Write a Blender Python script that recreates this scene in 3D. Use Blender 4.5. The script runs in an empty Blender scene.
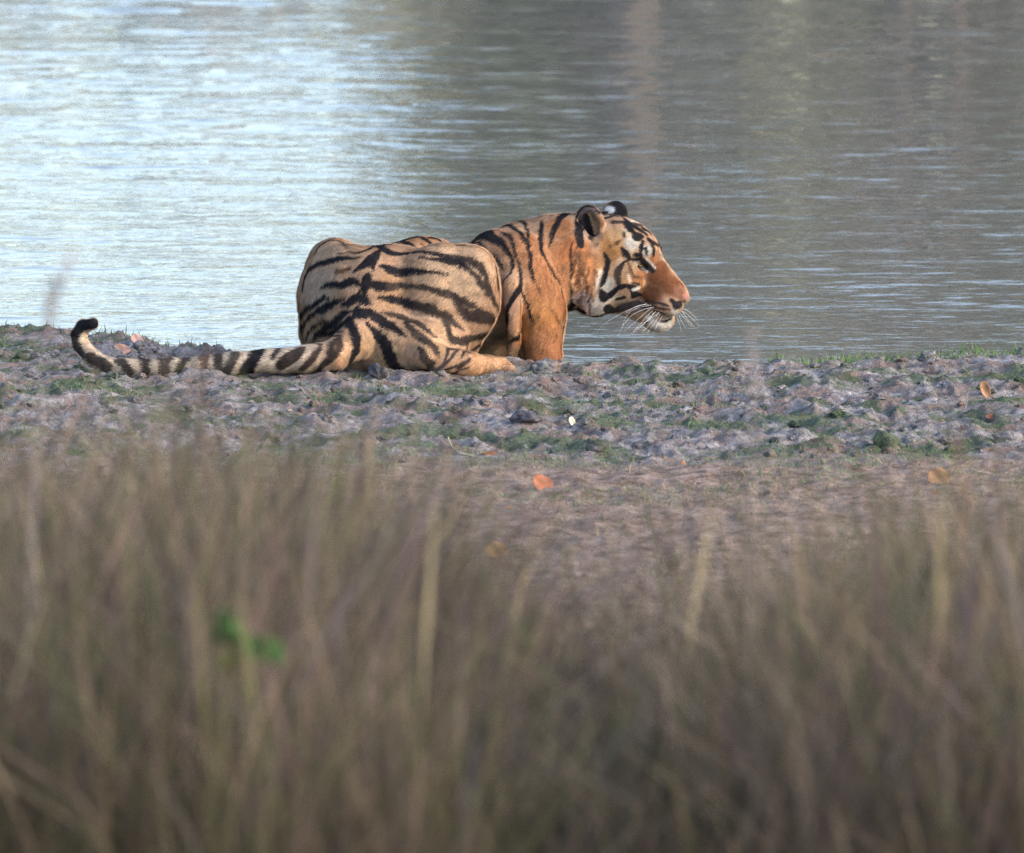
import bpy, math, random
import numpy as np
from mathutils import Vector
from mathutils.bvhtree import BVHTree

SC = bpy.context.scene
COL = SC.collection
R = math.radians

# ------------------------------------------------------------------ camera, sky, sun, exposure
CAM_H, FPX, CX, CY = 2.2, 6000.0, 512.0, 426.5
PITCH = R(6.86)
cam_d = bpy.data.cameras.new('camera')
cam_d.sensor_width = 36.0
cam_d.lens = FPX / 1024 * 36.0
cam_d.clip_start, cam_d.clip_end = 0.5, 6000
cam_d.dof.use_dof = True
cam_d.dof.focus_distance = 19.9
cam_d.dof.aperture_fstop = 7.2
cam = bpy.data.objects.new('camera', cam_d)
cam.location = (0, 0, CAM_H)
cam.rotation_euler = (R(90) - PITCH, 0, 0)
COL.objects.link(cam)
SC.camera = cam

SUN_EL, SUN_AZ = R(25), R(108)      # azimuth clockwise from +Y (north)
world = bpy.data.worlds.new('World'); SC.world = world; world.use_nodes = True
wn = world.node_tree.nodes; wl = world.node_tree.links
sky = wn.new('ShaderNodeTexSky'); sky.sky_type = 'NISHITA'; sky.sun_disc = False
sky.sun_elevation = SUN_EL; sky.sun_rotation = SUN_AZ
sky.air_density = 1.0; sky.dust_density = 2.2; sky.ozone_density = 0.6
wl.new(sky.outputs[0], wn['Background'].inputs[0]); wn['Background'].inputs[1].default_value = 0.15
sun_d = bpy.data.lights.new('sun', 'SUN'); sun_d.energy = 0.68; sun_d.angle = R(38); sun_d.color = (1, .91, .83)
sun = bpy.data.objects.new('sun', sun_d); COL.objects.link(sun)
sdir = Vector((math.cos(SUN_EL) * math.sin(SUN_AZ), math.cos(SUN_EL) * math.cos(SUN_AZ), math.sin(SUN_EL)))
sun.rotation_euler = sdir.to_track_quat('Z', 'Y').to_euler()
SC.view_settings.view_transform = 'Standard'; SC.view_settings.look = 'None'
SC.view_settings.gamma = 1; SC.view_settings.use_curve_mapping = False
SC.view_settings.exposure = 1.88
SC.render.engine = 'CYCLES'
SC.cycles.use_denoising = True
SC.cycles.denoising_input_passes = 'RGB_ALBEDO_NORMAL'
SC.cycles.denoising_prefilter = 'NONE'
SC.cycles.max_bounces = 6

# ------------------------------------------------------------------ helpers
Fv = np.array([0, math.cos(PITCH), -math.sin(PITCH)]); Uv = np.array([0, math.sin(PITCH), math.cos(PITCH)])
CAM = np.array([0, 0, CAM_H])
def ray(px, py):
    return Fv + np.array([1, 0, 0]) * (px - CX) / FPX + Uv * (CY - py) / FPX
def P(px, py, Y):
    d = ray(px, py); return CAM + d * (Y / d[1])

def tag(o, label=None, cat=None, group=None, kind=None):
    for k, v in (('label', label), ('category', cat), ('group', group), ('kind', kind)):
        if v: o[k] = v
    return o

def mesh_np(name, verts, faces, mat=None, parent=None, smooth=True, col=None, normals=None):
    """faces: (n,3) or (n,4) array"""
    verts = np.asarray(verts, np.float32); faces = np.asarray(faces, np.int32)
    me = bpy.data.meshes.new(name)
    k = faces.shape[1]
    me.vertices.add(len(verts)); me.vertices.foreach_set('co', verts.ravel())
    me.loops.add(faces.size); me.loops.foreach_set('vertex_index', faces.ravel())
    me.polygons.add(len(faces)); me.polygons.foreach_set('loop_start', np.arange(0, faces.size, k, dtype=np.int32))
    me.update(calc_edges=True)
    me.polygons.foreach_set('use_smooth', np.full(len(faces), smooth))
    if col is not None:
        a = me.color_attributes.new('Col', 'FLOAT_COLOR', 'POINT')
        c = np.ones((len(verts), 4), np.float32); c[:, :3] = col
        a.data.foreach_set('color', c.ravel())
    if normals is not None:
        me.normals_split_custom_set_from_vertices(normals.tolist())
    o = bpy.data.objects.new(name, me); COL.objects.link(o)
    if mat: me.materials.append(mat)
    if parent: o.parent = parent
    return o

def hash_(ix, iy, iz, seed):
    h = (ix.astype(np.int64) * 374761393 + iy.astype(np.int64) * 668265263 + iz * 2147483647 + seed * 1274126177) & 0xffffffff
    h = ((h ^ (h >> 13)) * 1274126177) & 0xffffffff
    h = (h ^ (h >> 16)) * 2246822519 & 0xffffffff
    return ((h ^ (h >> 15)) & 0xffffff).astype(np.float32) / 0xffffff
def vnoise(x, y, seed=0):
    ix, iy = np.floor(x), np.floor(y); fx, fy = x - ix, y - iy
    fx = fx * fx * (3 - 2 * fx); fy = fy * fy * (3 - 2 * fy)
    h = lambda a, b: hash_(ix + a, iy + b, 0, seed)
    return (h(0, 0) * (1 - fx) + h(1, 0) * fx) * (1 - fy) + (h(0, 1) * (1 - fx) + h(1, 1) * fx) * fy
def vnoise3(p, seed=0):
    i = np.floor(p); f = p - i; f = f * f * (3 - 2 * f)
    h = lambda a, b, c: hash_(i[:, 0] + a, i[:, 1] + b, (i[:, 2] + c).astype(np.int64), seed)
    def pl(c):
        return (h(0, 0, c) * (1 - f[:, 0]) + h(1, 0, c) * f[:, 0]) * (1 - f[:, 1]) + (h(0, 1, c) * (1 - f[:, 0]) + h(1, 1, c) * f[:, 0]) * f[:, 1]
    return pl(0) * (1 - f[:, 2]) + pl(1) * f[:, 2]
def fbm(x, y, seed=0, oc=4):
    s, a, t = 0, 1.0, 0
    for k in range(oc):
        s = s + a * vnoise(x * 2 ** k + 17.3 * k, y * 2 ** k + 9.1 * k, seed + k); t += a; a *= .5
    return s / t
def worley(x, y, seed=0):
    ix, iy = np.floor(x), np.floor(y); best = np.full(x.shape, 9.0, np.float32)
    for a in (-1, 0, 1):
        for b in (-1, 0, 1):
            cx, cy = ix + a, iy + b
            px = cx + hash_(cx, cy, 1, seed); py = cy + hash_(cx, cy, 2, seed)
            best = np.minimum(best, (px - x) ** 2 + (py - y) ** 2)
    return np.sqrt(best)
def sstep(a, b, x):
    t = np.clip((x - a) / (b - a), 0, 1); return t * t * (3 - 2 * t)
def lin(c):
    c = np.array(c) / 255.0; return np.where(c <= .04045, c / 12.92, ((c + .055) / 1.055) ** 2.4)

def mat_new(name, rough=.9, spec=.2, col=None, attr=None):
    m = bpy.data.materials.new(name); m.use_nodes = True
    b = m.node_tree.nodes['Principled BSDF']
    b.inputs['Roughness'].default_value = rough
    b.inputs['Specular IOR Level'].default_value = spec
    if col is not None: b.inputs['Base Color'].default_value = (*col, 1)
    if attr:
        a = m.node_tree.nodes.new('ShaderNodeAttribute'); a.attribute_name = attr
        m.node_tree.links.new(a.outputs['Color'], b.inputs['Base Color'])
    return m
def nd(m, t, **kw):
    n = m.node_tree.nodes.new(t)
    for k, v in kw.items():
        if hasattr(n, k): setattr(n, k, v)
        else: n.inputs[k.replace('_', ' ')].default_value = v
    return n

# ------------------------------------------------------------------ ground
WATER_Z = -0.10
def shore(x):
    # distance of the water's edge from the camera, along x (metres)
    xs = np.array([-60, -5, -1.75, -1.27, -1.05, -.85, -.6, .2, .6, 1.2, 1.7, 5, 60.])
    ys = np.array([24, 22, 21.35, 20.9, 20.6, 20.38, 20.28, 20.1, 20.12, 20.3, 20.42, 21.0, 23.])
    return np.interp(x, xs, ys) + .06 * (vnoise(x * 2.1, x * 0 + 3, 5) - .5) + .05 * (vnoise(x * 9, x * 0, 7) - .5)
def ground_h(x, y):
    s = shore(x) - y                                  # distance inland
    clod = sstep(17.15, 17.75, y + .25 * (vnoise(x * 1.7, y * 1.7, 3) - .5))
    base = .02 * (fbm(x * .8, y * .8, 1, 3) - .5) * 2
    wx = x + .03 * vnoise(x * 9, y * 9, 41); wy = y + .03 * vnoise(x * 9 + 5, y * 9, 42)
    m = fbm(x * 2.2, y * 2.2, 11, 2)
    rg = lambda k, sd: 1 - np.abs(2 * vnoise(wx * k, wy * k * .8, sd) - 1)
    c = .022 * rg(6, 51) ** 2 + .016 * rg(13, 52) ** 2 + .011 * rg(27, 53) + .006 * rg(55, 54)
    c += .026 * (1 - np.minimum(worley(wx * 5, wy * 5, 21), 1) ** 1.6) * (.4 + m)
    c += .014 * (1 - np.minimum(worley(wx * 11, wy * 11, 22), 1) ** 1.5) * sstep(.3, .7, fbm(x * 5, y * 5, 14, 2))
    c += .010 * (1 - np.minimum(worley(wx * 25, wy * 25, 23), 1) ** 1.5)
    c += .006 * fbm(x * 60, y * 60, 24, 2)
    f = .016 * (1 - np.minimum(worley(wx * 7, wy * 5, 31), 1) ** 2) + .010 * rg(17, 57) ** 2 + .008 * fbm(x * 30, y * 30, 33, 3)
    h = base + c * clod + f * (1 - clod) - .045 * clod
    drop = sstep(.28, -.25, s)
    far = sstep(64, 72, y) 
    h = h * (1 - .8 * sstep(0, -.8, s)) - .26 * drop - .8 * sstep(-.3, -6, s)
    h = h + .72 * sstep(11.2, 8.0, y) * sstep(-6, 2, y)
    h = h + far * (1.45 + .3 * fbm(x * .2, y * .2, 61, 3))
    return h
def axis(*segs):
    a = []
    for lo, hi, st in segs: a.append(np.arange(lo, hi, st))
    return np.concatenate(a)
gx = axis((-3000, -300, 300), (-300, -40, 20), (-40, -5, 1.0), (-5, -2.1, .06), (-2.1, 2.1, .0085), (2.1, 5, .06), (5, 40, 1.0), (40, 300, 20), (300, 3001, 300))
gy = axis((-3000, -300, 300), (-300, -20, 20), (-20, 4, 1.0), (4, 12, .12), (12, 16.6, .03), (16.6, 21.6, .011), (21.6, 24, .06), (24, 62, 1.0), (62, 76, .5), (76, 300, 12), (300, 3001, 300))
X, Y = np.meshgrid(gx, gy)
Z = ground_h(X, Y)
nx, ny = len(gx), len(gy)
idx = np.arange(nx * ny).reshape(ny, nx)
quads = np.stack([idx[:-1, :-1], idx[:-1, 1:], idx[1:, 1:], idx[1:, :-1]], -1).reshape(-1, 4)

gm = mat_new('mud_and_moss', rough=.95, spec=.12)
nt = gm.node_tree; b = nt.nodes['Principled BSDF']; L = nt.links.new
geo = nt.nodes.new('ShaderNodeNewGeometry')
def noise(scale, detail=4, rough=.55, vec=None, m=gm, dist=0):
    n = m.node_tree.nodes.new('ShaderNodeTexNoise'); n.inputs['Scale'].default_value = scale
    n.inputs['Detail'].default_value = detail; n.inputs['Roughness'].default_value = rough; n.inputs['Distortion'].default_value = dist
    m.node_tree.links.new(vec if vec is not None else geo.outputs['Position'], n.inputs['Vector']); return n.outputs[0]
def ramp(inp, stops, m=gm):
    n = m.node_tree.nodes.new('ShaderNodeValToRGB'); e = n.color_ramp.elements
    while len(e) < len(stops): e.new(.5)
    for k, (p, c) in enumerate(stops): e[k].position = p; e[k].color = (*c, 1) if len(c) == 3 else c
    m.node_tree.links.new(inp, n.inputs[0]); return n.outputs[0]
def mix(f, a, c, m=gm):
    n = m.node_tree.nodes.new('ShaderNodeMix'); n.data_type = 'RGBA'
    m.node_tree.links.new(f, n.inputs[0]) if not isinstance(f, float) else setattr(n.inputs[0], 'default_value', f)
    for s, v in ((6, a), (7, c)):
        if isinstance(v, tuple): n.inputs[s].default_value = (*v, 1)
        else: m.node_tree.links.new(v, n.inputs[s])
    return n.outputs[2]
def mth(op, a, c=None, m=gm):
    n = m.node_tree.nodes.new('ShaderNodeMath'); n.operation = op; n.use_clamp = False
    for s, v in ((0, a), (1, c)):
        if v is None: continue
        if isinstance(v, (int, float)): n.inputs[s].default_value = v
        else: m.node_tree.links.new(v, n.inputs[s])
    return n.outputs[0]
mudc = ramp(noise(26, 5, .65), [(.28, (.045, .042, .045)), (.42, (.18, .17, .178)), (.58, (.32, .30, .312)), (.78, (.54, .515, .53))])
brn = ramp(noise(14, 4, .6), [(.35, (.08, .055, .045)), (.65, (.27, .20, .18))])
mudc = mix(ramp(noise(7, 4, .6), [(.45, (0, 0, 0)), (.62, (1, 1, 1))]), mudc, brn)
grn = ramp(noise(60, 3, .6), [(.3, (.03, .05, .025)), (.7, (.09, .15, .07))])
far_soil = ramp(noise(15, 7, .8), [(.30, (.06, .042, .035)), (.43, (.18, .13, .105)), (.52, (.29, .215, .18)), (.62, (.39, .305, .27)), (.70, (.13, .12, .07))])
gfac = ramp(mth('ADD', noise(2.6, 3, .6), mth('MULTIPLY', noise(11, 3, .6), .6)), [(.80, (0, 0, 0)), (.90, (.75, .75, .75))])
sep = nt.nodes.new('ShaderNodeSeparateXYZ'); L(geo.outputs['Position'], sep.inputs[0])
near = ramp(mth('ADD', mth('MULTIPLY', mth('SUBTRACT', sep.outputs[1], 17.0), 1.0), mth('MULTIPLY', noise(3), .5)), [(.35, (1, 1, 1)), (.75, (0, 0, 0))])
c = mix(gfac, mudc, grn)
c = mix(near, c, far_soil)
L(c, b.inputs['Base Color'])
bp = nt.nodes.new('ShaderNodeBump'); bp.inputs['Strength'].default_value = 1; bp.inputs['Distance'].default_value = .03
L(noise(70, 5, .7), bp.inputs['Height']); L(bp.outputs[0], b.inputs['Normal'])
tag(mesh_np('ground', np.stack([X, Y, Z], -1).reshape(-1, 3), quads, gm), kind='structure')

# ------------------------------------------------------------------ water
def water():
    wx = axis((-400, -60, 40), (-60, -8, 2), (-8, -4.2, .035), (-4.2, 4.2, .0135), (4.2, 8, .035), (8, 60, 2), (60, 401, 40))
    yy = [19.7]
    while yy[-1] < 52: yy.append(yy[-1] + .016 * (yy[-1] / 20) ** 2)
    wy = np.concatenate([yy, np.arange(53, 76, 1.)])
    A, B = np.meshgrid(wx, wy)
    wob = .35 * (vnoise(A * .7, B * .5, 101) - .5)
    def wv(kx, ky, sd, sk=0.0): return vnoise(A * kx + sk * B, (B + wob) * ky, sd) - .5
    calm = .45 + .8 * fbm(A * .22 + 3, B * .35, 105, 2) + .5 * (vnoise(A * .8, B * 1.6, 106) - .5)
    Hh = .009 * wv(.55, 1.7, 110, .1) + .0090 * wv(1.3, 4.2, 111, -.05) + .0080 * wv(2.9, 8.5, 112, .06) + .0054 * wv(6.2, 17, 113, -.04) * (B < 44) + .0026 * wv(12, 32, 114) * (B < 32)
    Hh = Hh * calm * (1 + .8 * sstep(25, 42, B))
    mz = P(670, 340, 20.5)
    rr = np.hypot(A - mz[0], (B - mz[1]))                     # rings spreading from the tiger's muzzle
    for r0, am, wl_ in ((.42, .0030, .07), (.60, .0022, .08), (2.9, .0022, .16)):
        Hh += am * np.exp(-((rr - r0) / wl_) ** 2) * np.cos((rr - r0) * 2 * np.pi / wl_ * .7) * sstep(-1.9, 0, A - mz[0] + 1.2)
    inn = (np.abs(A) < 7.9) & (B < 52)
    Hh = np.where(inn, Hh, 0)
    i = np.arange(A.size).reshape(A.shape)
    q = np.stack([i[:-1, :-1], i[:-1, 1:], i[1:, 1:], i[1:, :-1]], -1).reshape(-1, 4)
    m = mat_new('lake_water', rough=.03, spec=.5, col=(.125, .128, .122))
    nt = m.node_tree; b = nt.nodes['Principled BSDF']; b.inputs['IOR'].default_value = 1.33
    g = nt.nodes.new('ShaderNodeNewGeometry'); n = nt.nodes.new('ShaderNodeMapping'); n.inputs['Scale'].default_value = (9, 26, 1)
    nt.links.new(g.outputs['Position'], n.inputs[0])
    bp = nt.nodes.new('ShaderNodeBump'); bp.inputs['Strength'].default_value = 1; bp.inputs['Distance'].default_value = .004
    nt.links.new(noise(1, 2, .5, n.outputs[0], m), bp.inputs['Height']); nt.links.new(bp.outputs[0], b.inputs['Normal'])
    o = mesh_np('water', np.stack([A, B, WATER_Z + Hh], -1).reshape(-1, 3), q, m)
    tag(o, kind='structure')
water()

# ------------------------------------------------------------------ far woodland (seen mirrored in the water)
def woodland():
    rng = np.random.default_rng(5)
    V, Fc, C = [], [], []; n = 0
    def leaves(cx, cy, cz, rx, ry, rz, k, col, size):
        nonlocal n
        d = rng.normal(size=(k, 3)); d /= np.linalg.norm(d, axis=1)[:, None]
        p = np.array([cx, cy, cz]) + d * (rng.random(k)[:, None] ** .4) * np.array([rx, ry, rz])
        a = rng.normal(size=(k, 3)); a /= np.linalg.norm(a, axis=1)[:, None]
        bb = np.cross(a, rng.normal(size=(k, 3))); bb /= np.linalg.norm(bb, axis=1)[:, None]
        s = size * (.6 + .8 * rng.random(k))[:, None]
        q = np.stack([p - a * s, p - bb * s * .6, p + a * s, p + bb * s * .6], 1).reshape(-1, 3)
        V.append(q); Fc.append(np.arange(4 * k).reshape(-1, 4) + n); n += 4 * k
        C.append(np.repeat(np.array(col) * (.6 + .8 * rng.random(k))[:, None], 4, 0))
    def trunk(x, y, z0, z1, r, col, lean=0):
        nonlocal n
        a = np.linspace(0, 2 * np.pi, 9)[:-1]; rows = 7
        t = np.linspace(0, 1, rows)
        pts = np.stack([np.stack([x + lean * tt + np.cos(a) * r * (1.15 - .4 * tt) , y + np.sin(a) * r * (1.15 - .4 * tt), np.full(8, z0 + (z1 - z0) * tt)], -1) for tt in t])
        i = np.arange(rows * 8).reshape(rows, 8)
        q = np.stack([i[:-1], np.roll(i[:-1], -1, 1), np.roll(i[1:], -1, 1), i[1:]], -1).reshape(-1, 4) + n
        V.append(pts.reshape(-1, 3)); Fc.append(q); n += rows * 8; C.append(np.tile(np.array(col), (rows * 8, 1)))
    # px in the picture -> metres at the distance of the bank
    fx = lambda px, y: (px - CX) / FPX * y
    yb = 70.0
    green, brown, grey, olive = (.19, .23, .11), (.31, .24, .17), (.30, .29, .26), (.26, .265, .15)
    # bank scrub, low on the left, high from the middle to the right
    for k in range(170):
        px = rng.uniform(-900, 430); leaves(fx(px, yb + 2), yb + rng.uniform(1, 5), (.6 + rng.random() ** 1.5 * 2.4), .9, 1, .45, 50, [olive, brown][k % 2], .16)
    for k in range(215):
        px = rng.uniform(408, 2600) if k > 80 else rng.uniform(408, 1100); y = yb + rng.uniform(3, 12)
        g = [green, green, green, olive][rng.integers(4)] if px < 600 else [green, olive, olive, grey, brown][rng.integers(5)]
        if 590 < px < 670: g = brown
        z = rng.uniform(1, 9)
        if px < 480 and z > 2.5 + (px - 408) * .09: continue
        leaves(fx(px, y), y, z, 1.3, 1.5, 1.3, 200, g, .3)
    for k in range(110):
        px = rng.uniform(470, 2000); y = yb + rng.uniform(5, 12); leaves(fx(px, y), y, rng.uniform(8, 13), 1.6, 1.6, 1.6, 260, green, .22)
    for px, r in ((632, .30), (905, .12), (960, .09), (1250, .25), (1500, .2)):
        trunk(fx(px, yb + 1.5), yb + 1.5, 0, 9, r, (.075, .062, .050), rng.uniform(-.3, .3))
    m = mat_new('woodland_leaves', .8, .2, attr='Col')
    o = mesh_np('woodland', np.concatenate(V), np.concatenate(Fc), m, col=np.concatenate(C), smooth=False)
    tag(o, 'hazy woodland on the far shore, seen only as its reflection in the lake', 'woodland', kind='stuff')
woodland()

# ------------------------------------------------------------------ tiger
VX = .0045
def build_tiger():
    lo = P(50, 390, 19.3); 
    x0, y0, z0 = P(60, 300, 20)[0], 19.25, -.10
    x1, y1, z1 = P(705, 300, 20.4)[0], 20.95, .60
    gxn, gyn, gzn = int((x1 - x0) / VX), int((y1 - y0) / VX), int((z1 - z0) / VX)
    ax = (x0 + VX * np.arange(gxn)).astype(np.float32); ay = (y0 + VX * np.arange(gyn)).astype(np.float32); az = (z0 + VX * np.arange(gzn)).astype(np.float32)
    S = np.full((gxn, gyn, gzn), .08, np.float32)
    def box(c, rad):
        sl = []
        for a, cc, r_ in zip((ax, ay, az), c, rad):
            i0 = max(0, int((cc - r_ - a[0]) / VX)); i1 = min(len(a), int((cc + r_ - a[0]) / VX) + 2)
            sl.append(slice(i0, i1))
        return tuple(sl)
    def apply(sl, d, k, sub):
        s = S[sl]
        if sub:
            h = np.clip(.5 - .5 * (s + d) / k, 0, 1)      # smooth subtraction
            S[sl] = s * (1 - h) + (-d) * h + k * h * (1 - h)
        else:
            h = np.clip(.5 + .5 * (s - d) / k, 0, 1)
            S[sl] = s * (1 - h) + d * h - k * h * (1 - h)
    def E(c, r, yaw=0, pitch=0, roll=0, k=.04, sub=False):
        M = rot(yaw, pitch, roll); m = max(r) + .09
        sl = box(c, (m, m, m))
        g = np.stack(np.meshgrid(ax[sl[0]] - c[0], ay[sl[1]] - c[1], az[sl[2]] - c[2], indexing='ij'), -1)
        q = g @ M.astype(np.float32)
        rr = np.array(r, np.float32)
        k0 = np.linalg.norm(q / rr, axis=-1); k1 = np.linalg.norm(q / rr ** 2, axis=-1) + 1e-6
        apply(sl, k0 * (k0 - 1) / k1, k, sub)
    def K(a, ra, b_, rb, k=.03, sub=False):
        a = np.array(a, np.float32); b_ = np.array(b_, np.float32)
        c = (a + b_) / 2; m = np.abs(b_ - a) / 2 + max(ra, rb) + .09
        sl = box(c, m)
        g = np.stack(np.meshgrid(ax[sl[0]], ay[sl[1]], az[sl[2]], indexing='ij'), -1) - a
        ab = b_ - a; t = np.clip((g @ ab) / (ab @ ab), 0, 1)
        d = np.linalg.norm(g - t[..., None] * ab, axis=-1) - (ra + (rb - ra) * t)
        apply(sl, d, k, sub)
    def rot(yaw, pitch, roll):
        cy, sy, cp, sp, cr, sr = *(f(R(v)) for v in (yaw,) for f in (math.cos, math.sin)), *(f(R(v)) for v in (pitch,) for f in (math.cos, math.sin)), *(f(R(v)) for v in (roll,) for f in (math.cos, math.sin))
        Rz = np.array([[cy, -sy, 0], [sy, cy, 0], [0, 0, 1]]); Ry = np.array([[cp, 0, -sp], [0, 1, 0], [sp, 0, cp]]); Rx = np.array([[1, 0, 0], [0, cr, -sr], [0, sr, cr]])
        return Rz @ Ry @ Rx
    # trunk
    E(P(375, 303, 19.88), (.20, .17, .175), 53)                         # pelvis
    E(P(418, 286, 20.15), (.25, .15, .165), 53, k=.05)                   # loin
    E(P(480, 296, 20.40), (.26, .17, .17), 53, k=.05)                   # ribcage
    E(P(517, 281, 20.42), (.17, .15, .185), 40, k=.05)                   # withers
    E(P(495, 280, 20.32), (.13, .11, .17), 45, k=.05)
    E(P(500, 330, 20.58), (.16, .12, .15), 45, k=.05)                   # belly
    # near (right) hind leg
    E(P(443, 304, 19.86), (.185, .13, .205), 25, k=.03)
    E(P(474, 288, 19.84), (.085, .09, .145), 25, k=.05)
    E(P(420, 345, 19.72), (.16, .10, .085), 15, k=.04)
    K(P(425, 355, 19.60), .045, P(470, 364, 19.66), .036, k=.05)          # hock and foot
    K(P(466, 364, 19.66), .034, P(500, 366, 19.72), .029, k=.02)
    for i, dy in enumerate((-.028, -.008, .013, .033)):
        c = P(509, 369, 19.73 + dy); E(c, (.022, .0125, .019), -8 + 6 * i, k=.010)
    # far (left) hind leg
    E(P(337, 297, 19.98), (.15, .115, .185), 55, k=.07)
    E(P(350, 300, 19.90), (.12, .14, .165), 53, k=.07)
    E(P(398, 285, 19.93), (.13, .12, .13), 53, k=.06)
    E(P(331, 262, 20.02), (.08, .07, .065), 55, k=.05)
    E(P(336, 335, 19.95), (.12, .11, .10), 40, k=.05)
    # buttocks, lower rump
    E(P(372, 340, 19.77), (.12, .13, .12), 53, k=.05)
    E(P(405, 352, 19.70), (.10, .09, .085), 30, k=.05)
    # shoulders and forelegs
    E(P(524, 285, 20.27), (.12, .10, .17), 55, k=.09)
    E(P(541, 315, 20.28), (.085, .09, .13), 0, k=.05)
    K(P(538, 315, 20.24), .085, P(544, 372, 20.22), .064, k=.03)
    E(P(548, 380, 20.20), (.075, .06, .04), -10, k=.03)
    K(P(512, 285, 20.16), .040, P(514, 330, 20.10), .020, k=.02)         # elbow fold
    K(P(514, 335, 20.16), .022, P(511, 366, 20.2), .016, k=.015)
    K(P(540, 315, 20.5), .085, P(538, 356, 20.5), .055, k=.03)           # far foreleg
        # neck
    K(P(531, 270, 20.43), .165, P(566, 261, 20.43), .156, k=.05)
    K(P(560, 260, 20.43), .154, P(590, 255, 20.44), .125, k=.04)
    # head frame: a forward, l toward the camera (its right side), z up, in picture pixels
    HA = R(-12); Yh = 20.43; sc = Yh / 20 / 300
    hx = np.array([math.cos(HA), math.sin(HA), 0]); hl = np.array([math.sin(HA), -math.cos(HA), 0])
    def H(px, py, l=0):
        c = P(612, py, Yh)
        return c + hx * (px - 612) * sc * 1.02 + hl * l * sc
    ha = math.degrees(HA); s = 1 / 300 * 1.02
    E(H(613, 252), (38 * s, 33 * s, 37 * s), ha, k=.03)
    E(H(598, 280), (26 * s, 36 * s, 34 * s), ha, k=.04)
    for sg in (1, -1):
        E(H(600, 287, 25 * sg), (22 * s, 15 * s, 28 * s), ha + 12 * sg, k=.03)      # cheek ruff
        E(H(625, 280, 20 * sg), (22 * s, 13 * s, 20 * s), ha + 8 * sg, k=.03)        # cheekbone
        E(H(645, 252, 12 * sg), (15 * s, 9 * s, 9 * s), ha, 20, k=.025)              # brow
        E(H(665, 305, 8.5 * sg), (17 * s, 10.5 * s, 10.5 * s), ha - 6 * sg, k=.014)     # lip pad
    E(H(632.5, 248), (25 * s, 22 * s, 24 * s), ha, -30, k=.03)                        # forehead
    K(H(642, 262), 17 * s, H(673, 290), 11 * s, k=.03)
    K(H(651.5, 257.5), 9 * s, H(680, 291), 7.2 * s, k=.02)
    E(H(675.5, 303), (7.5 * s, 9 * s, 8 * s), ha, k=.02)                              # bridge of the nose
    E(H(655, 292), (22 * s, 14 * s, 17 * s), ha, k=.03)
    E(H(683, 296), (6.5 * s, 7.5 * s, 6 * s), ha, k=.012)                           # nose tip
    K(H(612, 297), 15 * s, H(655, 314), 9 * s, k=.03)                             # lower jaw
    K(H(638, 310), 9 * s, H(658, 318), 10 * s, k=.02)
    E(H(660, 319.5), (15 * s, 9.5 * s, 11 * s), ha, k=.02)                          # chin
    K(H(630, 309, 14), 1.5 * s, H(672, 314.5, 15), 1.6 * s, k=.010, sub=True)         # mouth line
    K(H(630, 309, -14), 1.5 * s, H(672, 314.5, -15), 1.6 * s, k=.010, sub=True)
    for sg in (1, -1):
        E(H(643, 264, 16.5 * sg), (7 * s, 4 * s, 4 * s), ha, -22, k=.012, sub=True)
        E(H(684.5, 300, 4.5 * sg), (2.6 * s, 2 * s, 2.2 * s), ha, k=.005, sub=True)
    # ears: cups
    ec = H(593, 224, 19); E(ec, (17 * s, 8 * s, 20.5 * s), ha - 20, -5, 0, k=.012)
    E(ec + hl * 7.5 * s + np.array([.003, 0, .0]), (13 * s, 7 * s, 17 * s), ha - 20, -5, 0, k=.008, sub=True)
    ef = H(611, 217, -19); E(ef, (13.5 * s, 5.5 * s, 15 * s), ha + 15, -5, 0, k=.012)
    # tail
    tp = [(364, 318, 19.72, .040), (353, 342, 19.63, .056), (333, 355, 19.57, .048), (305, 358, 19.55, .040), (270, 361.5, 19.55, .036), (235, 364, 19.55, .034), (200, 366.5, 19.55, .031),
          (160, 368, 19.55, .027), (130, 367.5, 19.55, .026), (108, 365, 19.56, .025), (93, 358, 19.58, .025), (82, 345, 19.60, .024), (79, 334, 19.60, .023), (84, 326, 19.6, .021), (93, 323.5, 19.58, .018)]
    for j, (u, w) in enumerate(zip(tp[:-1], tp[1:])):
        K(P(*u[:3]), u[3], P(*w[:3]), w[3], k=.045 if j == 0 else .02 if j == 1 else .012)
    # ---- surface nets
    cs = S < 0
    n_in = np.zeros((gxn - 1, gyn - 1, gzn - 1), np.uint8)
    for a in (0, 1):
        for b_ in (0, 1):
            for c_ in (0, 1):
                n_in += cs[a:gxn - 1 + a, b_:gyn - 1 + b_, c_:gzn - 1 + c_]
    act = (n_in > 0) & (n_in < 8)
    I = np.argwhere(act); vid = np.full(act.shape, -1, np.int32); vid[act] = np.arange(len(I))
    acc = np.zeros((len(I), 3)); cnt = np.zeros(len(I))
    for d in range(3):
        o1, o2 = [e for e in range(3) if e != d]
        for a in (0, 1):
            for b_ in (0, 1):
                off = np.zeros(3, int); off[o1] = a; off[o2] = b_
                q0 = I + off; q1 = q0.copy(); q1[:, d] += 1
                s0 = S[q0[:, 0], q0[:, 1], q0[:, 2]]; s1 = S[q1[:, 0], q1[:, 1], q1[:, 2]]
                cr = (s0 < 0) != (s1 < 0)
                t = s0 / np.where(cr, s0 - s1, 1)
                pt = q0.astype(float); pt[:, d] += t
                acc[cr] += pt[cr]; cnt[cr] += 1
    V = acc / cnt[:, None] * VX + np.array([x0, y0, z0])
    Q = []
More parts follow.
